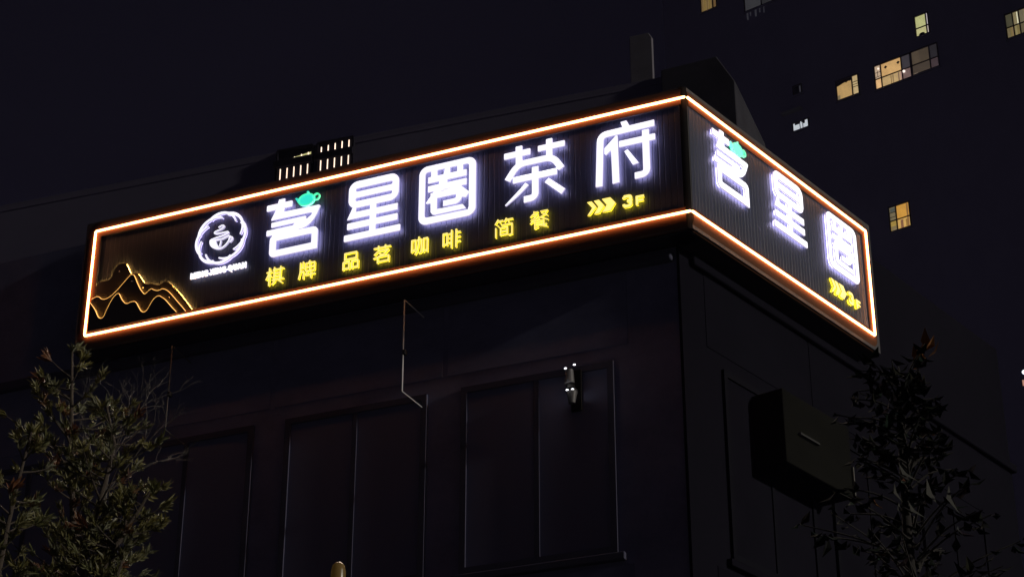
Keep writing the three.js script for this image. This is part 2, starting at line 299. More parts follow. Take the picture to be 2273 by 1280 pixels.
const corner = part('corner_trim', new THREE.CylinderGeometry(0.05, 0.05, H + 2 * EDGE - 0.01, 20).translate(0.005, H / 2, -0.11), M.black, sign);
corner.rotation.y = 14 * D2R;

const bigBounds = [-1, -1, 64, 67];
function character(face, key, x, y, label) {
  const g = glyphGeo(key, GLYPH[key], bigBounds, 0.26, [-0.004, 0.011], [-0.013, -0.0045], -1.2), c = tag(put(sub('character', sign), face, x / 100, y / 100, 0), label);
  part('letter_face', g.face, [M.white, M.side], c); part('letter_halo', g.halo, M.whiteHalo, c);
  const light = new THREE.RectAreaLight(lin(1, 0.84, 0.66), 50, 0.6, 0.6); light.name = 'letter_light'; light.position.set(0.3, 0.32, 0.013); light.rotation.y = Math.PI; c.add(light);
  return c;
}
function smallMark(face, name, key, x, y, label, k = 1) {
  const g = glyphGeo(key, SMALL[key], [-2, -2, 30, 23], 0.14, [-0.014, 0.0], [-0.022, -0.0145], -0.35), c = tag(put(sub(name, sign), face, x / 100, y / 100, 0), label);
  part('letter_face', g.face, [M.yellow, M.dimSide], c); part('letter_halo', g.halo, M.yellowHalo, c); c.scale.set(k, k, 1);
  return c;
}
const [FL, FR] = FACES;
character(FL, 'ming', 205.7, 43.5); character(FL, 'xing', 294.6, 43); character(FL, 'quan', 374.6, 43.2); character(FL, 'tea', 463.9, 44); character(FL, 'hall', 556, 44);
character(FR, 'ming', 40, 45.8); character(FR, 'xing', 143.4, 46); character(FR, 'quan', 246.4, 45.2);
for (const [k, x, y] of [['chess', 208.6, 13.1], ['card', 245, 12.4], ['taste', 293.7, 12.6], ['bud', 326.3, 12.5], ['coffeeA', 366.9, 13.3], ['coffeeB', 400, 12.9], ['simple', 453.6, 13.5], ['meal', 489.3, 13.9]]) smallMark(FL, 'character', k, x, y);
for (const [f, x, y, x3, xf, k] of [[FL, 546.8, 16.6, 581, 594, 1], [FR, 247.5, 17, 281, 296.5, 1.08]]) {
  for (const c of ['chevronA', 'chevronB', 'chevronC']) smallMark(f, 'arrow_mark', c, x, y, undefined, k);
  smallMark(f, 'character', 'three', x3, y, undefined, k); smallMark(f, 'character', 'eff', xf, y + 0.4, undefined, k);
}
// teal teapot over the first character of each face
{
  const body = [['c', 12.2, 7, 9.4, 6.9], ['p', [3.6, 9.6, 0.6, 11.4, -0.4, 10.6, 0.4, 9.8, 2.8, 5.6]], ['c', 13.3, 15.4, 1.1, 1.2], ['r', 12.6, 13, 14, 15, 0.2]];
  const handle = [['c', 23.3, 8.2, 4, 4], ['-c', 23.3, 8.2, 2.7, 2.7]];
  const rim = [['c', 12.2, 7, 9.4, 6.9], ['-c', 12.2, 7, 8.3, 5.8]], b = [-2, -2, 30, 20];
  const gB = extrude(shapes(body, b, 0.16), 0.02, -0.014), gH = extrude(shapes(handle, b, 0.16), 0.018, -0.012), gR = extrude(shapes(rim, b, 0.16), 0.004, 0.0062), gG = extrude(shapes(body, b, 0.16, -0.4), 0.008, -0.024);
  for (const [f, x, y] of [[FL, 238, 94], [FR, 72.6, 95.4]]) {
    const t = tag(put(sub('teapot_emblem', sign), f, x / 100, y / 100, 0), 'small teal glowing teapot above the first white character');
    part('pot', gB, M.teal, t); part('pot_handle', gH, M.tealEdge, t); part('pot_rim', gR, M.tealEdge, t); part('letter_halo', gG, M.tealHalo, t);
  }
}
// round cup badge with its scalloped ring, and the Latin lettering below it
{
  const ring = []; for (let k = 0; k < 8; k++) { const a = []; for (let j = 0; j <= 16; j++) { const t = j / 16, phi = (k * 45 - 2 + t * 78) * D2R, r = 22.4 + 6 * Math.sin(t / 0.66 * Math.PI / 2); a.push(r * Math.cos(phi), r * Math.sin(phi)); } ring.push(['s', 1.6, 0, a, 3.9]); }
  const cup = [['s', 1.35, 1.6, [-3.6, 12.4, 0.6, 14.2, 3.6, 12.7, 1, 10, -7, 8.4, -8.2, 7, -6, 5.5, 1, 5.4, 8, 5.2, 8.8, 3.8, 4, 2.2, -6, 1, -11.4, 0]],
    ['s', 1.3, 0, [-11.5, 0, -9.4, -1.6, 2, -1.7, 10, 0.6]], ['s', 1.45, 2, [-12, 0, -12.2, -4, -9.4, -8.5, -4, -11.6, 1, -12.4, 6, -10, 9.6, -5.6, 11, 0]], ['s', 1.3, 1.5, [10.6, -2, 13.6, -1.8, 13.8, -5, 11, -7.4]],
    ['p', [-12, -0.6, -6, -2, -4, -7, -1.4, -10.2, -3, -12, -9, -8.6, -12.2, -4]], ['s', 1.2, 0, [0.6, -3.6, -0.6, -10]]];
  const b = [-31, -31, 31, 31], badge = put(sub('cup_badge', sign), FL, 1.54, 0.79, 0);
  const gr = shapes(ring, b, 0.25), gc = shapes(cup, b, 0.2);
  part('badge_ring', extrude(gr, 0.022, -0.012, 0.0015), [M.white, M.side], badge); part('badge_cup', extrude(gc, 0.022, -0.012), [M.white, M.side], badge);
  part('letter_halo', extrude(shapes(ring, b, 0.25, -0.4), 0.006, -0.02), M.softHalo, badge);
  const font = await new FontLoader().loadAsync('fonts/droid/droid_sans_bold.typeface.json');
  const text = put(sub('lettering', sign), FL, 1.206, 0.398, 0), size = 6.1, unit = size / font.data.resolution; let x = 0; const adv = [];
  for (const c of 'MING XING QUAN') { adv.push(x); x += font.data.glyphs[c].ha * unit * 1; }
  const squeeze = 65 / x;
  [...'MING XING QUAN'].forEach((c, k) => {
    if (c === ' ') return;
    const g = new THREE.ExtrudeGeometry(font.generateShapes(c, size), { depth: 2, bevelEnabled: true, bevelSize: 0.12, bevelThickness: 0.2, bevelSegments: 1, curveSegments: 4 }).scale(0.01 * squeeze, 0.01, 0.01);
    part('letter', g, M.white, text, [adv[k] * squeeze / 100, 0, -0.018]);
  });
  part('letter_halo', box(0.62, 0.012, 0.004, 0.325, 0.03, -0.024), M.softHalo, text);
}
// layered mountain relief, lit from behind each ridge
{
  const relief = put(sub('mountain_relief', sign), FL, 0, 0, 0);
  const ridges = [
    [3.6, 52, 5.4, 55.5, 9.7, 59, 14.1, 60.2, 19.6, 59.8, 22.5, 60.7, 25.2, 64.5, 26.9, 70, 29.5, 73.8, 33.1, 75.9, 36.9, 76.1, 41, 74.3, 43.7, 70.1, 46.1, 65.2, 48.4, 61.9, 51.4, 61.6, 54.5, 61.3, 57.8, 58.5, 61.3, 53.8, 66.5, 46.9, 70.4, 45.8, 74.2, 45.2, 82, 42, 85.7, 42.7, 89.3, 44.1, 92.3, 43.8, 96.3, 40.8, 101.2, 35.9, 106.1, 30.7, 111.1, 24.7, 116.9, 17.2, 121.9, 10.6, 127, 3.5],
    [3.6, 40.6, 7, 41.9, 10, 42.4, 13.3, 40.9, 15.8, 38.6, 19, 37.6, 22.8, 37.9, 27.9, 40.1, 32.8, 43.8, 36.9, 47.6, 41.1, 51.8, 45.2, 56, 48.7, 58.9, 50.9, 59.2, 52.9, 58, 55.2, 53.9, 58.2, 47.6, 61.8, 41.1, 65.4, 36.1, 68.2, 33.7, 70.7, 35, 73.5, 37.3, 75.6, 38.1, 78, 36.7, 81.2, 35, 84.2, 34.4, 89.4, 35.1, 93.3, 33.3, 97.3, 30, 102.2, 24.4, 107.2, 18.4, 112.2, 12.5, 117.1, 6.6, 119.6, 3.5],
    [3.6, 36, 8.4, 29.6, 10.7, 26.3, 13.2, 21.5, 15.5, 17.5, 18, 15.7, 20.7, 15.8, 22.7, 18.2, 24.4, 22.9, 26.9, 28.1, 29.4, 33.3, 32.7, 37.7, 36.3, 39.8, 38.2, 39.1, 40.6, 34.6, 43.3, 30.5, 46.7, 26.9, 49.8, 26, 52.8, 26.9, 55.8, 27, 58.4, 26.4, 60.5, 24.2, 63.3, 19.4, 65.9, 15.4, 68.8, 12.7, 71.5, 12.5, 74.2, 14.4, 76.8, 18.9, 80, 23.9, 83.5, 26.7, 86.4, 27.2, 89.5, 25.5, 94.4, 21.4, 99.3, 15.8, 104.3, 9.9, 108.4, 5.6, 110, 3.5],
  ];
  ridges.forEach((r, k) => {
    const pts = pairs(r).map(([x, y]) => V3(x / 100, y / 100, 0)), c = new THREE.CatmullRomCurve3(pts, false, 'centripetal'), top = c.getPoints(170);
    const s = new THREE.Shape([...top.map((p) => new THREE.Vector2(p.x, p.y)), new THREE.Vector2(0.036, 0.035)]), z = -0.023 + 0.016 * k;
    const layer = part('ridge_plate', extrude([s], 0.005, z, 0.001), M.plate, relief);
    // the strip of light stands a little inside the edge, behind the plate
    const inner = top.map((p, j) => { const q = c.getTangent(Math.min(1, j / 170)), n = V3(q.y, -q.x, 0).normalize(); return V3(p.x + n.x * (k ? 0.006 : 0.003), p.y + n.y * (k ? 0.006 : 0.003), z - 0.0065); }).filter((p) => p.y > 0.05 && p.x > 0.05);
    if (k) part('ridge_line', new THREE.TubeGeometry(new THREE.CatmullRomCurve3(top.filter((p, j) => j % 2 === 0 && p.y > 0.045).map((p) => V3(p.x, p.y + 0.001, z + 0.002))), 170, 0.0032, 6), M.ridge, layer);
    part('light_strip', new THREE.TubeGeometry(new THREE.CatmullRomCurve3(inner.filter((_, j) => j % 2 === 0)), 170, 0.003, 6), M.gold, layer);
  });
  for (const [x, y, z] of [[33.7, 67.1, -0.017], [51.3, 51.5, -0.001], [64.7, 42.7, -0.017], [98.5, 24.4, -0.001]]) part('stud', new THREE.SphereGeometry(0.007, 12, 8).scale(1, 1, 0.6), M.stud, relief, [x / 100, y / 100, z]);
}

// ---------------------------------------------------------------- ground
{
  const g = new THREE.PlaneGeometry(800, 800).rotateX(-Math.PI / 2);
  tag(part('ground', g, std([0.05, 0.05, 0.05], 0.9), scene), 'dark asphalt ground', null, null, 'structure');
}
// ---------------------------------------------------------------- the building that carries the sign
const stone = matte([0.23, 0.235, 0.38], { map: wear }), stoneShaded = matte([0.0085, 0.008, 0.0135], { map: wear }), glassDark = new THREE.MeshPhysicalMaterial({ color: lin(0.16, 0.165, 0.27), roughness: 0.5, metalness: 0, specularIntensity: 0.06 });  // the right front's stone and frame copies carry shade in their colour
const frameMat = matte([0.07, 0.07, 0.11]), frameShaded = matte([0.008, 0.008, 0.012]);
{
  const host = thing('shop_building', [B[0], 0, B[2]], 0, 'dark shop building with stone fronts, the right one toned darker for shade, meeting below the glowing sign', 'building');
  const lf = { turn: FL.turn, from: -12 }, rf = { turn: FR.turn, from: 0 }, TOP = 11.42, BACK = -0.34;
  const plan = [[-12, BACK, lf], [-0.25, BACK, lf], [0.25, BACK, rf], [7, BACK, rf]].map(([x, z, f]) => [x * Math.cos(f.turn) + z * Math.sin(f.turn), x * Math.sin(f.turn) - z * Math.cos(f.turn)]);
  const deep = [[plan[3][0] - 6, plan[3][1] + 12], [plan[0][0] - 4, plan[0][1] + 9]];
  const s = new THREE.Shape([...plan, ...deep].map(([x, z]) => new THREE.Vector2(x, z)));
  const set = (o, f, x, y, z) => { o.rotation.y = f.turn; o.position.set(x * Math.cos(f.turn) + z * Math.sin(f.turn), y, -x * Math.sin(f.turn) + z * Math.cos(f.turn)); return o; };
  part('wall', new THREE.ExtrudeGeometry(s, { depth: TOP, bevelEnabled: false }).rotateX(-Math.PI / 2), stone, host);
  set(part('shaded_front', box(6.72, TOP - 0.02, 0.03, 0.24 + 3.36, TOP / 2 - 0.02, 0.0), stoneShaded, host), rf, 0, 0, BACK + 0.016);
  // window bays on both fronts: three floors of framed dark panes, and stone slabs between
  const winG = merge([box(1.5, 0.06, 0.03, 0, 0.03, 0.015), box(1.5, 0.06, 0.03, 0, 1.77, 0.015), box(0.06, 1.68, 0.03, -0.72, 0.9, 0.015), box(0.06, 1.68, 0.03, 0.72, 0.9, 0.015), box(0.05, 1.68, 0.026, 0, 0.9, 0.013)]), paneG = box(1.4, 1.7, 0.012, 0, 0.9, 0.007), sillG = rbox(1.64, 0.07, 0.06, 0.01, 0, -0.04, 0.025);
  for (const [f, xs] of [[lf, [-10.9, -9.05, -7.2, -5.35, -3.5, -1.65]], [rf, [1.6, 3.45, 5.3]]]) for (const y of [1, 4.1, 7.15]) for (const x of xs) {
    const w = sub('window', host); set(w, f, x, y, f === rf ? BACK + 0.032 : BACK); part('frame', winG, f === rf ? frameShaded : frameMat, w); part('pane', paneG, f === rf ? stoneShaded : glassDark, w); part('sill', sillG, f === rf ? stoneShaded : frameMat, w);
  }
  const slab = rbox(1.79, 0.92, 0.03, 0.004, 0, 0.46, -0.009);
  for (const [f, a, b] of [[lf, -11.8, -0.3], [rf, 0.6, 6.8]]) for (const y of [3.02, 6.12, 9.1]) for (let x = a + 0.92; x < b - 0.6; x += 1.845) set(part('stone_panel', slab, f === rf ? stoneShaded : stone, host), f, x, y, f === rf ? BACK + 0.032 : BACK);
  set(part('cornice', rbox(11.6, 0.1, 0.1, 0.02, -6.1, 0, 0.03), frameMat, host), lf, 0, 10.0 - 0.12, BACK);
  set(part('cornice', rbox(6.6, 0.1, 0.1, 0.02, 3.7, 0, 0.04), stoneShaded, host), rf, 0, 10.0 - 0.12, BACK);
  // paler boxed-out bay on the right-hand front
  const bay = sub('service_box', host); set(bay, rf, 1.93, 8.13, BACK + 0.03);
  part('box_shell', rbox(1.2, 0.72, 0.34, 0.012, 0, 0.36, 0.17), matte([0.011, 0.011, 0.0095], { map: wear }), bay); part('box_ledge', box(0.34, 0.02, 0.03, -0.2, 0.34, 0.356), matte([0.05, 0.05, 0.05]), bay); part('box_edge', box(0.012, 0.3, 0.02, 0.59, 0.16, 0.352), matte([0.16, 0.16, 0.15]), bay);
}
// brackets below the sign
for (const [x, y0, y1, bright, label] of [[-2.81, 8.9, 9.84, 0.45, 'slender pale steel bracket with short braces under the middle of the sign'], [-5.37, 8.95, 9.84, 0.06, 'faint steel bracket on the dark wall under the sign near the bare shrub']]) {
  const t = thing('wall_bracket', [B[0] + x * Math.cos(FL.turn) - 0.1 * Math.sin(FL.turn) * -1, y0, B[2] - x * Math.sin(FL.turn) - 0.1 * Math.cos(FL.turn)], FL.turn, label, 'bracket', 'steel brackets under the sign');
  const mt = std([bright * 1.2, bright * 1.2, bright * 1.28], 0.6, 0), h = y1 - y0;
  part('rod', new THREE.CylinderGeometry(0.0075, 0.0075, h, 8).translate(0, h / 2, 0), mt, t);
  for (const [yy, dy] of [[h, -0.14], [0, -0.12]]) part('brace', new THREE.TubeGeometry(new THREE.LineCurve3(V3(0, yy, 0), V3(0.13, yy + dy, -0.16)), 1, 0.006, 6), mt, t);
  part('clamp', rbox(0.03, 0.05, 0.05, 0.006, 0.012, h * 0.42, -0.01), M.metal, t);
}
// twin wall lamp below the sign
{
  const x = -1.25, lamp = thing('wall_lamp', [B[0] + x * Math.cos(FL.turn) - 0.16 * Math.sin(FL.turn), 8.52, B[2] - x * Math.sin(FL.turn) - 0.16 * Math.cos(FL.turn)], FL.turn, 'small twin wall lamp with four tiny bright tips below the sign', 'wall lamp');
  const body = std([0.08, 0.075, 0.08], 0.5, 0), bulb = glow([2.2, 2.2, 2.4]);
  part('backplate', rbox(0.1, 0.4, 0.02, 0.006, 0, 0.19, -0.14), M.black, lamp); part('arm', rbox(0.03, 0.05, 0.14, 0.008, 0, 0.17, -0.07), M.metal, lamp);
  part('housing', new THREE.CylinderGeometry(0.036, 0.046, 0.13, 16).translate(-0.01, 0.27, 0), body, lamp); part('housing', new THREE.CylinderGeometry(0.05, 0.03, 0.11, 16).translate(0.01, 0.065, 0), body, lamp);
  part('collar', new THREE.CylinderGeometry(0.04, 0.04, 0.03, 16).translate(0, 0.17, 0), M.black, lamp);
  for (const [bx, by] of [[-0.035, 0.345], [0.05, 0.365], [-0.022, 0.132], [0.03, 0.13]]) part('bulb', new THREE.SphereGeometry(0.011, 10, 8).scale(1.25, 0.6, 1), bulb, lamp, [bx, by, 0.03]);
  const l = new THREE.PointLight(lin(1, 1, 1), 0.012); l.position.set(0, 0.15, 0.07); l.name = 'lamp_light'; lamp.add(l);
}

// ---------------------------------------------------------------- upper storey set back behind the sign
{
  const turn = -20 * D2R, up = thing('upper_storey', [2.56, 0, -20.5], turn, 'dark set-back upper storey with flat parapet and barred lit windows behind the sign', 'building');
  const plaster = std([0.13, 0.117, 0.185], 0.9, 0, { map: wear });
  part('wall', merge([box(17.9, 15.0, 0.3, -9.02, 7.5, -0.25 + 0.1), box(0.3, 15.0, 9, -0.15 - 0.02, 7.5, -4.8)]), plaster, up);
  part('parapet', rbox(17.4, 0.1, 0.33, 0.003, -9.42, 15.05, -0.16), plaster, up);
  // stair block at the corner, a little higher, with a canted right edge
  const s = new THREE.Shape([[-0.7, 11], [0.21, 11], [0.21, 14.8], [0, 15.2], [-0.7, 15.16]].map(([x, y]) => new THREE.Vector2(x, y)));
  part('stair_block', new THREE.ExtrudeGeometry(s, { depth: 1.6, bevelEnabled: true, bevelSize: 0.01, bevelThickness: 0.01, bevelSegments: 1 }).translate(0, 0, -1.55), matte([0.05, 0.049, 0.06], { map: wear }), up);
  // two narrow windows with guard bars behind a dark rail
  const barFrame = matte([0.014, 0.013, 0.02]), bar = glow([1.7, 1.25, 0.95]), inside = std([0.1, 0.09, 0.08], 0.9), pane = glow([0.42, 0.4, 0.16]);  // bar glows in place of the sign light falling on the guard bars
  for (const [u0, tops] of [[-5.99, [14.8, 14.8, 14.8, 14.8, 14.8]], [-5.4, [15.02, 15.03, 15.04, 15.05, 15.05]]]) {
    const w = sub('window', up, [u0 + 0.2, 14.1, 0.005]);
    part('frame', merge([box(0.52, 0.025, 0.05, 0, 0.985, 0.02), box(0.025, 0.98, 0.05, -0.26, 0.49, 0.02), box(0.025, 0.98, 0.05, 0.26, 0.49, 0.02)]), barFrame, w);
    part('pane', box(0.49, 0.96, 0.01, 0, 0.49, 0.008), matte([0.02, 0.02, 0.03]), w);
    part('rail', rbox(0.56, 0.1, 0.05, 0.005, 0, 0.75, 0.075), barFrame, w);
    tops.forEach((t, k) => part('guard_bar', new THREE.CapsuleGeometry(0.0075, t - 14.1 - 0.02, 3, 8).translate(-0.2 + k * 0.1, (t - 14.1) / 2, 0.035), bar, w));
    if (u0 < -5.9) {
      const q = new THREE.Shape([[-0.13, 0.835], [0.248, 0.89], [0.248, 0.808], [-0.13, 0.832]].map(([x, y]) => new THREE.Vector2(x, y)));
      tag(part('lit_ceiling', extrude([q], 0.008, 0.014), pane, w), 'pale yellow sliver of lit ceiling');
      for (const [bx, h] of [[0, 0.03], [0.1, 0.05], [0.2, 0.06]]) part('guard_bar', new THREE.CapsuleGeometry(0.0065, h, 3, 8).translate(bx, 0.812 + h / 2, 0.035), bar, w);
    }
  }
  // flue on the roof
  const flue = thing('roof_flue', [2.56 - 0.94 * Math.cos(turn), 15.08, -20.5 + 0.94 * Math.sin(turn) - 0.35], turn, 'plain pale rectangular roof flue standing above the sign', 'flue');
  part('shaft', new THREE.ExtrudeGeometry(new THREE.Shape([[-0.145, 0], [0.14, 0], [0.14, 0.86], [0.1, 0.93], [-0.145, 0.93]].map(([x, y]) => new THREE.Vector2(x, y))), { depth: 0.05, bevelEnabled: true, bevelSize: 0.008, bevelThickness: 0.008, bevelSegments: 1 }).translate(0, 0, -0.03), std([0.14, 0.13, 0.16], 0.85, 0, { map: wear }), flue);
  part('flashing', rbox(0.34, 0.05, 0.12, 0.01, 0, 0.0, 0), plaster, flue);
}

// ---------------------------------------------------------------- apartment tower behind
{
  const T = thing('apartment_tower', [27.52, 0, -120], -37.5 * D2R, 'tall dark apartment tower with scattered lit windows rising behind the sign', 'building');
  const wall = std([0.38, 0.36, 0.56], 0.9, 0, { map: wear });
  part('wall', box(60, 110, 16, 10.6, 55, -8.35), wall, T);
  const fr = std([0.05, 0.03, 0.028], 0.6), dark = matte([0.015, 0.015, 0.02]);
  // window: x0, y0, width, height, mullion positions, transom height, one colour per column (upper, lower)
  function win(x0, y0, w, h, mull, tr, cols, label) {
    const g = sub('window', T, [x0, y0, -0.33]); if (label) tag(g, label);
    const t = 0.07, xs = [0, ...mull, w];
    part('frame', merge([box(w + t, t, 0.12, w / 2, 0, 0.06), box(w + t, t, 0.12, w / 2, h, 0.06), ...xs.map((x) => box(t, h - t, 0.12, x, h / 2, 0.061)), ...(tr ? xs.slice(1).map((x, k) => box(x - xs[k] - t, t * 0.8, 0.1, (x + xs[k]) / 2, tr, 0.05)) : [])]), fr, g);
    xs.slice(1).forEach((x, k) => {
      for (const [a, b, c] of tr ? [[0, tr, cols[k][1]], [tr, h, cols[k][0]]] : [[0, h, cols[k][0]]]) {
        if (!c) { part('pane', box(x - xs[k], b - a, 0.01, (x + xs[k]) / 2, (a + b) / 2, 0.006), dark, g); continue; }
        part('lit_pane', box(x - xs[k], b - a, 0.01, (x + xs[k]) / 2, (a + b) / 2, 0.006), vary(glow(c, [0.3, 0.3, 0.3])), g);
      }
    });
    part('sill', box(w + 0.3, 0.08, 0.2, w / 2, -0.1, 0.05), wall, g);
    return g;
  }
  const curtain = (g, x, y, w, h, c) => { const n = Math.max(2, Math.round(w / 0.08)); part('curtain', new THREE.PlaneGeometry(w, h, n * 2, 1).translate(x + w / 2, y + h / 2, 0.025), c, g).geometry.attributes.position.array.forEach((v, i, a) => { if (i % 3 === 2) a[i] += 0.012 * Math.cos(a[i - 2] * 60); }); };
  const vary = (m) => { m.emissiveMap = wear; m.emissive.multiplyScalar(1.2); return m; }, shade = (c) => vary(glow(c, [0.25, 0.22, 0.2], 0.9)), dim = std([0.12, 0.08, 0.06], 0.9);
  const W1 = win(-1.34, 79.24, 2.9, 2.03, [0.52, 2.18], 0.87, [[[0.5, 0.36, 0.24], [0.75, 0.45, 0.2]], [[0.6, 0.36, 0.14], [0.5, 0.34, 0.15]], [[0.04, 0.035, 0.04], [0.16, 0.1, 0.09]]], 'wide warm lit window with two red diamond paper cuts');
  for (const x of [0.9, 1.92]) { const d = part('paper_cut', new THREE.BoxGeometry(0.19, 0.19, 0.012).rotateZ(Math.PI / 4), std([0.08, 0.006, 0.006], 0.8), W1, [x, 1.65, 0.02]); }
  for (const [x, w, c] of [[1.22, 0.07, [0.22, 0.13, 0.05]], [1.36, 0.12, [0.3, 0.2, 0.09]], [1.82, 0.1, [0.2, 0.12, 0.08]], [2.0, 0.16, [0.42, 0.25, 0.2]]]) curtain(W1, x, 0.05, w, 0.76, shade(c));
  part('rack', merge([box(0.42, 0.03, 0.03, 0.26, 1.42, 0.05), box(0.4, 0.03, 0.03, 0.26, 1.05, 0.05), box(0.03, 0.5, 0.03, 0.24, 1.3, 0.05)]), fr, W1);
  part('lamp_glow', new THREE.SphereGeometry(0.1, 10, 8), glow([1.3, 1.05, 0.95]), W1, [2.32, 0.7, 0.06]); part('lamp_glow', new THREE.SphereGeometry(0.07, 10, 8), glow([1.2, 1, 0.85]), W1, [0.33, 1.72, 0.06]);
  const W2 = win(1.64, 79.3, 2.1, 2.0, [1.45], 0.84, [[[0.06, 0.044, 0.028], [0.058, 0.043, 0.03]], [[0.018, 0.016, 0.018], [0.05, 0.034, 0.036]]], 'dim brownish window right of the window with diamonds');
  part('lamp_glow', rbox(0.34, 0.07, 0.05, 0.02, 0.22, 0.05, 0.05), glow([0.8, 0.6, 0.42]), W2);
  curtain(W2, 0.1, 0.9, 0.5, 1.05, shade([0.075, 0.055, 0.035]));
  const W3 = win(-4.51, 79.5, 1.82, 1.68, [1.3], 0, [[[0.46, 0.29, 0.11]], [[0.5, 0.37, 0.18]]], 'square peach lit window with ragged valance, leftmost of the middle row');
  part('valance', new THREE.ExtrudeGeometry(new THREE.Shape([[0.02, 1.64], [1.26, 1.64], [1.26, 1.42], [1.1, 1.36], [0.98, 1.42], [0.82, 1.32], [0.7, 1.4], [0.5, 1.36], [0.34, 1.3], [0.02, 1.24]].map(([x, y]) => new THREE.Vector2(x, y))), { depth: 0.02, bevelEnabled: false }).translate(0, 0, 0.02), std([0.1, 0.07, 0.055], 0.9), W3);
  part('rack', merge([box(0.48, 0.04, 0.03, 1.56, 1.12, 0.05), box(0.48, 0.03, 0.03, 1.56, 0.9, 0.05), box(0.5, 0.04, 0.03, 1.56, 0.7, 0.05).rotateZ(0)]), fr, W3);
  curtain(W3, 0.02, 0.04, 0.22, 0.42, shade([0.2, 0.15, 0.08]));
  const W4 = win(2.24, 82.36, 1.06, 1.78, [0.88], 0.72, [[[0.46, 0.46, 0.2], [0.5, 0.47, 0.22]], [[0.5, 0.45, 0.46], [0.55, 0.47, 0.42]]], 'upright pale green lit window above the diamonds window');
  part('houseplant', new THREE.IcosahedronGeometry(0.2, 1).scale(1.2, 0.7, 0.25), std([0.05, 0.05, 0.02], 0.9), W4, [0.45, 0.12, 0.06]);
  const W5 = win(9.02, 79.42, 1.75, 2.02, [0.55, 1.02], 0.9, [[[0.06, 0.055, 0.03], [0.16, 0.12, 0.035]], [[0.2, 0.16, 0.07], [0.18, 0.14, 0.05]], [[0.16, 0.13, 0.07], [0.11, 0.09, 0.045]]], 'curtained olive lit window at the upper right corner');
  for (const [x, y, w, h, c] of [[0.04, 0.05, 0.22, 0.8, [0.15, 0.12, 0.06]], [0.34, 0.05, 0.14, 0.8, [0.2, 0.14, 0.06]], [0.62, 0.05, 0.12, 0.8, [0.24, 0.2, 0.09]], [0.85, 0.95, 0.07, 1.0, [0.75, 0.72, 0.5]], [0.6, 0.95, 0.2, 1.0, [0.22, 0.18, 0.09]], [1.1, 0.95, 0.25, 1.0, [0.14, 0.12, 0.07]], [1.45, 0.95, 0.2, 1.0, [0.2, 0.17, 0.09]], [1.3, 0.05, 0.2, 0.8, [0.2, 0.17, 0.1]]]) curtain(W5, x, y, w, h, shade(c));
  const W6 = win(-1.29, 67.4, 1.58, 1.96, [0.54], 0.84, [[[0.16, 0.13, 0.07], [0.34, 0.23, 0.05]], [[0.58, 0.29, 0.05], [0.6, 0.36, 0.1]]], 'amber lit window standing alone lower on the tower');
  for (const [x, y, w, h, c] of [[1.32, 0.05, 0.14, 1.85, [0.24, 0.12, 0.04]], [0.8, 0.06, 0.2, 0.68, [0.22, 0.1, 0.05]], [1.2, 0.1, 0.12, 0.6, [0.3, 0.16, 0.04]], [0.06, 0.06, 0.42, 0.36, [0.2, 0.15, 0.07]], [0.08, 1.55, 0.4, 0.3, [0.07, 0.075, 0.06]]]) curtain(W6, x, y, w, h, shade(c));
  part('rack', merge([box(0.48, 0.04, 0.03, 0.27, 1.5, 0.05), box(0.48, 0.03, 0.03, 0.27, 1.14, 0.05)]), fr, W6);
  const W7 = win(-15.78, 92.14, 1.45, 1.5, [1.1], 0, [[[0.17, 0.11, 0.04]], [[0.12, 0.07, 0.025]]], 'dim orange curtained window cut by the top of the photo');
  for (let k = 0; k < 5; k++) curtain(W7, 0.08 + k * 0.22, 0.05, 0.12, 1.4, shade([0.13 + 0.04 * (k % 2), 0.085 + 0.03 * (k % 2), 0.03]));
  // balcony with washing left of the tower's middle, at the top edge
  const W8 = win(-11.8, 90.55, 3.6, 1.7, [1.5, 2.6], 0, [[[0.03, 0.03, 0.032]], [[0.018, 0.018, 0.018]], [[0.6, 0.6, 0.36]]], 'grey balcony window with a bright pale pane at the top edge');
  for (const [x, l, w] of [[0.12, 0.75, 0.13], [0.42, 0.5, 0.06], [0.85, 0.72, 0.15], [1.25, 0.5, 0.1], [1.62, 0.7, 0.08]]) curtain(W8, x, -l - 0.05, w, l, std([0.5, 0.5, 0.52], 0.9, 0, { emissive: lin(0.02, 0.02, 0.024), emissiveIntensity: 1 }));
  const W9 = win(-8.36, 78.27, 1.32, 0.72, [], 0, [[null]], 'low cool white window half hidden by stored boxes');
  for (const [x, w, h] of [[0.02, 0.13, 0.66], [0.15, 0.4, 0.5], [0.62, 0.17, 0.55], [0.64, 0.07, 0.68], [0.86, 0.2, 0.42], [1.02, 0.26, 0.66]]) part('lit_pane', box(w, h, 0.01, x + w / 2, h / 2 + 0.02, 0.03 + x * 0.004), glow([0.52, 0.56, 0.6]), W9);
  const W10 = win(-8.1, 81.4, 0.7, 0.75, [], 0, [[null]]); part('blind', box(0.1, 0.6, 0.01, 0.56, 0.36, 0.03), std([0.4, 0.4, 0.42], 0.9, 0, { emissive: lin(0.03, 0.03, 0.035) }), W10);
  part('ledge', box(1.7, 0.16, 0.4, -8.3, 80.0, -0.15), std([0.4, 0.4, 0.42], 0.9), T);
}

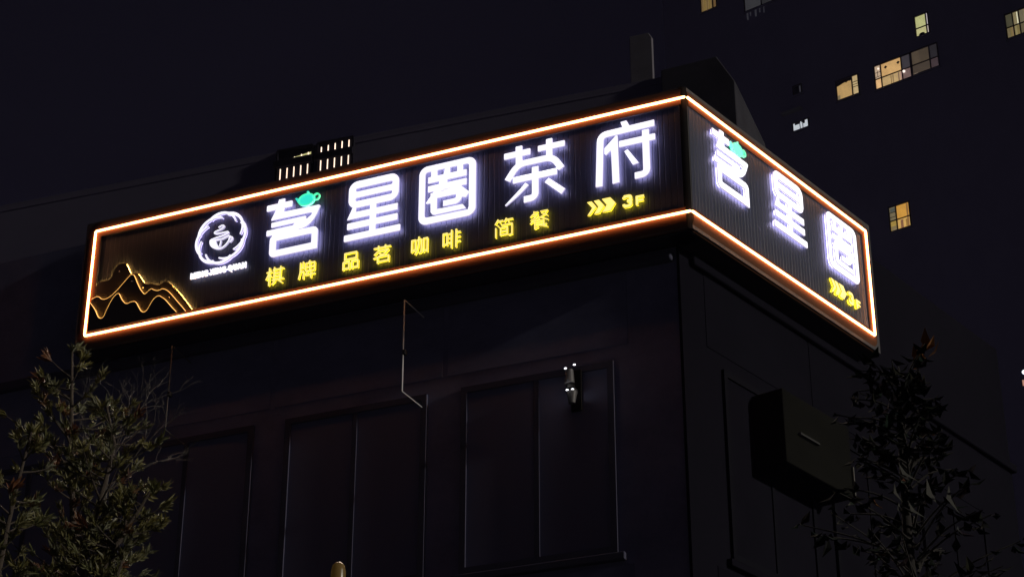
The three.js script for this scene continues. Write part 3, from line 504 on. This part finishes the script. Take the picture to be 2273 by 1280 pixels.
// ---------------------------------------------------------------- trees
class Leaves {                                                     // folded blades gathered into one crown
  constructor() { this.p = []; this.c = []; }
  blade(o, dir, side, len, w, col) {
    const n = V3().crossVectors(dir, side).normalize(), m = o.clone().addScaledVector(dir, len * 0.45).addScaledVector(n, len * 0.05), t = o.clone().addScaledVector(dir, len).addScaledVector(n, -len * 0.06);
    const a = m.clone().addScaledVector(side, w / 2).addScaledVector(n, w * 0.22), b = m.clone().addScaledVector(side, -w / 2).addScaledVector(n, w * 0.22);
    for (const q of [o, a, m, a, t, m, o, m, b, b, m, t]) { this.p.push(q.x, q.y, q.z); this.c.push(...col); }
  }
  build() { const g = new THREE.BufferGeometry(); g.setAttribute('position', new THREE.Float32BufferAttribute(this.p, 3)); g.setAttribute('color', new THREE.Float32BufferAttribute(this.c, 3)); g.computeVertexNormals(); return g; }
}
const leafMat = new THREE.MeshPhysicalMaterial({ color: lin(1, 1, 1), vertexColors: true, roughness: 0.55, side: THREE.DoubleSide, transmission: 0.35, thickness: 0, specularIntensity: 0.6 });
const dullLeaf = new THREE.MeshPhysicalMaterial({ color: lin(1, 1, 1), vertexColors: true, roughness: 0.9, side: THREE.DoubleSide, specularIntensity: 0.1 });
const barkMat = std([0.06, 0.045, 0.035], 0.95, 0, { bumpMap: grit, bumpScale: 0.004 });
const limb = (pts, r0, r1, seg = 8) => {                           // a tapered limb along points
  const c = new THREE.CatmullRomCurve3(pts), n = Math.max(4, pts.length * 4), g = new THREE.TubeGeometry(c, n, 1, seg), p = g.attributes.position;
  for (let i = 0; i <= n; i++) { const q = c.getPointAt(i / n), r = r0 + (r1 - r0) * i / n; for (let j = 0; j <= seg; j++) { const k = i * (seg + 1) + j; p.setXYZ(k, q.x + (p.getX(k) - q.x) * r, q.y + (p.getY(k) - q.y) * r, q.z + (p.getZ(k) - q.z) * r); } }
  return g;
};
const GREEN = [[0.11, 0.1, 0.03], [0.13, 0.115, 0.033], [0.085, 0.088, 0.03], [0.14, 0.13, 0.055], [0.1, 0.1, 0.055]], RUST = [[0.15, 0.06, 0.025], [0.16, 0.085, 0.035], [0.1, 0.04, 0.02]];
function spray(L, o, dir, size, rusty) {
  const n = 13 + Math.floor(rnd() * 6), pal = rnd() < rusty ? RUST : GREEN, base = pal[Math.floor(rnd() * pal.length)], e = V3(rr(-1, 1), rr(-1, 1), rr(-1, 1)).cross(dir).normalize(), f = V3().crossVectors(dir, e);
  for (let k = 0; k < n; k++) {
    const a = k * 2.4 + rnd(), sp = rr(0.25, 0.95), d = dir.clone().addScaledVector(e, Math.cos(a) * sp).addScaledVector(f, Math.sin(a) * sp).normalize(), s = V3().crossVectors(d, V3(rr(-1, 1), rr(-1, 1), rr(-1, 1))).normalize(), q = rr(0.7, 1.25);
    L.blade(o.clone().addScaledVector(dir, rr(-0.3, 0.25) * size), d, s, size * rr(0.5, 1.1), size * rr(0.15, 0.24), base.map((x) => x * q));
  }
}
// stems: [points..., radius]; a branch leaves a stem about every step metres and carries sprays
function conifer(name, label, stems, from, reach, step, size, rust, group) {
  const [bx, , bz] = stems[0].pts[0], t = thing(name, [bx, 0, bz], 0, label, 'tree', group), L = new Leaves(), wood = [];
  const loc = (p) => V3(p[0] - bx, p[1], p[2] - bz);
  for (const s of stems) {
    const pts = s.pts.map(loc), c = new THREE.CatmullRomCurve3(pts), len = c.getLength(); wood.push(limb(pts, s.r, 0.008, 8));
    for (let d = 0; d < len; d += step * rr(0.7, 1.3)) {
      const o = c.getPointAt(d / len), h = len - d; if (o.y < from) continue;
      const low = o.y < from + 1.2 ? 0.6 : 1;
      for (let k = 0; k < 2; k++) {
        if (rnd() > 0.84 * low) continue;
        const az = rnd() * Math.PI * 2, l = Math.min(reach * rr(0.55, 1.1), 0.05 + h * rr(0.45, 0.75)), tilt = rr(0.15, 0.7), dir = V3(Math.cos(az) * Math.cos(tilt), Math.sin(tilt), Math.sin(az) * Math.cos(tilt));
        const end = o.clone().addScaledVector(dir, l); end.y += l * 0.12;
        const bc = [o, o.clone().lerp(end, 0.5).add(V3(0, -l * 0.05, 0)), end]; if (l > 0.12) wood.push(limb(bc, 0.005 + l * 0.008, 0.0025, 5));
        const cc = new THREE.CatmullRomCurve3(bc), m = Math.max(1, Math.round(l / 0.075));
        for (let j = 1; j <= m; j++) {
          const u = 0.25 + 0.75 * j / m; if (rnd() < 0.2) continue;
          const q = cc.getPoint(u), dd = dir.clone().add(V3(rr(-0.6, 0.6), rr(0, 0.7), rr(-0.6, 0.6))).normalize();
          spray(L, q, dd, size * rr(0.75, 1.2) * (j === m ? 1.15 : 0.9), rust * (u < 0.5 ? 2.4 : 0.6));
        }
      }
    }
    spray(L, c.getPointAt(1), V3(0, 1, 0), size, 0);
  }
  part('trunk', merge(wood), barkMat, t); part('crown', L.build(), leafMat, t);
  return t;
}
conifer('evergreen_tree', 'tall evergreen with pointed tip directly below the sign\'s lower left corner', [
  { pts: [[-2.85, 0, -12.5], [-2.9, 3, -12.5], [-2.93, 5.8, -12.5], [-3.04, 6.8, -12.5], [-3.1, 7.44, -12.5]], r: 0.1 },
], 3.2, 0.5, 0.045, 0.085, 0.16, 'evergreen trees below the sign');
conifer('evergreen_tree', 'leaning evergreen with forked stem right of the tall pointed evergreen', [
  { pts: [[-2.72, 0, -11.8], [-2.76, 3, -11.8], [-2.72, 5.5, -11.8], [-2.63, 6.1, -11.78], [-2.58, 6.42, -11.8], [-2.66, 6.72, -11.8]], r: 0.085 },
  { pts: [[-2.7, 5.3, -11.8], [-2.5, 5.7, -11.7], [-2.38, 5.95, -11.72], [-2.3, 6.1, -11.7]], r: 0.03 },
  { pts: [[-2.72, 4.6, -11.8], [-2.5, 5.2, -11.6], [-2.42, 5.6, -11.6]], r: 0.03 },
], 3, 0.36, 0.04, 0.085, 0.12, 'evergreen trees below the sign');
conifer('evergreen_tree', 'low sparse evergreen cut by the left edge of the photo', [
  { pts: [[-3.05, 0, -11], [-3.06, 3, -11], [-3.02, 5.2, -11], [-2.98, 5.75, -11], [-2.92, 6.2, -11]], r: 0.07 },
  { pts: [[-3.02, 4.7, -11], [-2.92, 5.05, -10.95], [-2.84, 5.3, -10.9]], r: 0.03 },
], 2.8, 0.28, 0.06, 0.085, 0.08, 'evergreen trees below the sign');
// bare shrub between the evergreens and the wall
{
  const t = thing('bare_tree', [-3.1, 0, -14], 0, 'leafless thin twigged tree between the evergreens and the dark wall', 'tree'), w = [];
  const grow = (o, d, l, r, k) => {
    const e = o.clone().addScaledVector(d, l), mid = o.clone().lerp(e, 0.5).add(V3(rr(-1, 1), rr(-0.5, 1), rr(-1, 1)).multiplyScalar(l * 0.09)); w.push(limb([o, mid, e], r, r * 0.6, 5));
    if (k <= 0) return;
    const n = 2 + (rnd() < 0.6 ? 1 : 0);
    for (let i = 0; i < n; i++) grow(o.clone().lerp(e, rr(0.55, 1)), d.clone().add(V3(rr(-0.8, 0.8), rr(-0.25, 0.5), rr(-0.8, 0.8))).normalize(), l * rr(0.5, 0.75), r * 0.58, k - 1);
  };
  part('trunk', limb([V3(0, 0, 0), V3(0.05, 3, 0), V3(0, 7, 0)], 0.05, 0.016), std([0.04, 0.035, 0.033], 0.9), t);
  for (const d of [[-0.35, 1, 0.1], [0.1, 1, -0.1], [0.55, 0.8, 0.1], [0.2, 1, 0.3], [0.75, 0.55, 0]]) grow(V3(rr(-0.01, 0.01), 6.95, 0), V3(...d).normalize(), rr(0.4, 0.55), 0.0075, 4);
  part('twigs', merge(w), std([0.055, 0.047, 0.045], 0.9), t);
}
// dark broadleaf tree at the lower right
{
  const o = V3(2.02, 0, -9.4), t = thing('broadleaf_tree', [o.x, 0, o.z], 0, 'dark broadleaf tree with a few rust leaves and some toned pale as if lit at lower right', 'tree'), L = new Leaves(), wood = [limb([V3(0, 0, 0), V3(0.05, 2.5, 0), V3(-0.02, 4.6, 0), V3(0.03, 5.8, -0.1)], 0.09, 0.015)];
  for (let i = 0; i < 230; i++) {
    const h = rr(2.6, 5.95), az = rnd() * 6.283, l = rr(0.25, 0.6) * (h > 5.2 ? 0.55 : 1), a = V3(0.02, h - l * 0.5, 0), e = V3(Math.cos(az) * l, h, Math.sin(az) * l); wood.push(limb([a, a.clone().lerp(e, 0.5).add(V3(0, 0.03, 0)), e], 0.007, 0.003, 5));
    for (let k = 0; k < 9; k++) {
      const q = a.clone().lerp(e, rr(0.5, 1.05)), d = V3(rr(-1, 1), rr(-0.9, 0.5), rr(-1, 1)).normalize(), u = rnd(), pal = u < 0.015 ? [0.12, 0.05, 0.02] : u < 0.06 ? [0.05, 0.05, 0.047] : [0.012, 0.0125, 0.012], len = rr(0.05, 0.11);  // the grey entry puts caught light into the leaf colour
      L.blade(q, d, V3().crossVectors(d, V3(rr(-0.4, 0.4), 1, rr(-0.4, 0.4))).normalize(), len, len * 0.5, pal.map((x) => x * rr(0.7, 1.3)));
    }
  }
  for (let k = 0; k < 9; k++) { const d = V3(rr(-0.6, 0.6), rr(-1, 0.8), rr(-0.2, 1)).normalize(); L.blade(V3(0.13 + rr(-0.03, 0.03), 5.93 + rr(-0.07, 0.05), 0.1), d, V3().crossVectors(d, V3(0, 1, 0.3)).normalize(), rr(0.08, 0.13), 0.05, [0.2, 0.09, 0.035]); }
  for (const [x, y, e, f] of [[1.91, 5.21, 1.98, 5.11], [2.06, 5.16, 2.11, 5.0], [2.16, 5.11, 2.18, 4.97], [1.89, 5.12, 1.91, 5.02], [1.9, 5.02, 1.92, 4.93], [1.94, 5.01, 2.0, 4.92]]) {
    const d = V3(e - x, f - y, 0.02), l = d.length(); L.blade(V3(x - o.x, y, 0.34 + rr(-0.05, 0.05)), d.normalize(), V3().crossVectors(d, V3(0.75, 0.1, 0.6)).normalize(), l * 1.15, l * 0.42, [0.06, 0.06, 0.056]);  // light caught by these leaves is put into their paler grey
  }
  part('trunk', merge(wood), std([0.012, 0.01, 0.009], 0.95), t); part('crown', L.build(), dullLeaf, t);
}
// ---------------------------------------------------------------- small lamps
{
  const p = thing('post_lamp', [-1.02, 0, -11], 0, 'dim amber dome of a post lamp at the bottom edge', 'lamp');
  part('post', new THREE.CylinderGeometry(0.025, 0.04, 5.2, 12).translate(0, 2.6, 0), M.metal, p); part('cap_ring', new THREE.CylinderGeometry(0.05, 0.04, 0.04, 16).translate(0, 5.19, 0), M.metal, p);
  const g = new THREE.LatheGeometry([[0.0, 0.165], [0.02, 0.162], [0.036, 0.145], [0.044, 0.11], [0.046, 0.03], [0.04, 0]].map(([x, y]) => new THREE.Vector2(x, y)), 20); part('amber_dome', g.translate(0, 5.21, 0), glow([0.02, 0.011, 0.002], [0.12, 0.08, 0.03], 0.3), p);
  const s = thing('street_lamp', [12.95, 0, -45], 0, 'far street lamp with a small cool white head at the right edge', 'street lamp');
  part('pole', new THREE.CylinderGeometry(0.07, 0.11, 22, 12).translate(0.1, 11, 0), M.metal, s); part('lamp_head', new THREE.SphereGeometry(0.075, 14, 10).scale(1.2, 0.8, 1).translate(-0.02, 22.02, 0.1), glow([1.6, 1.9, 2.0]), s); part('orange_glow', rbox(0.3, 0.16, 0.02, 0.006, 0.02, 21.72, 0.1), glow([0.3, 0.12, 0.07]), s);  // orange light below the head is put in as a glowing panel
}
renderer.render(scene, camera);
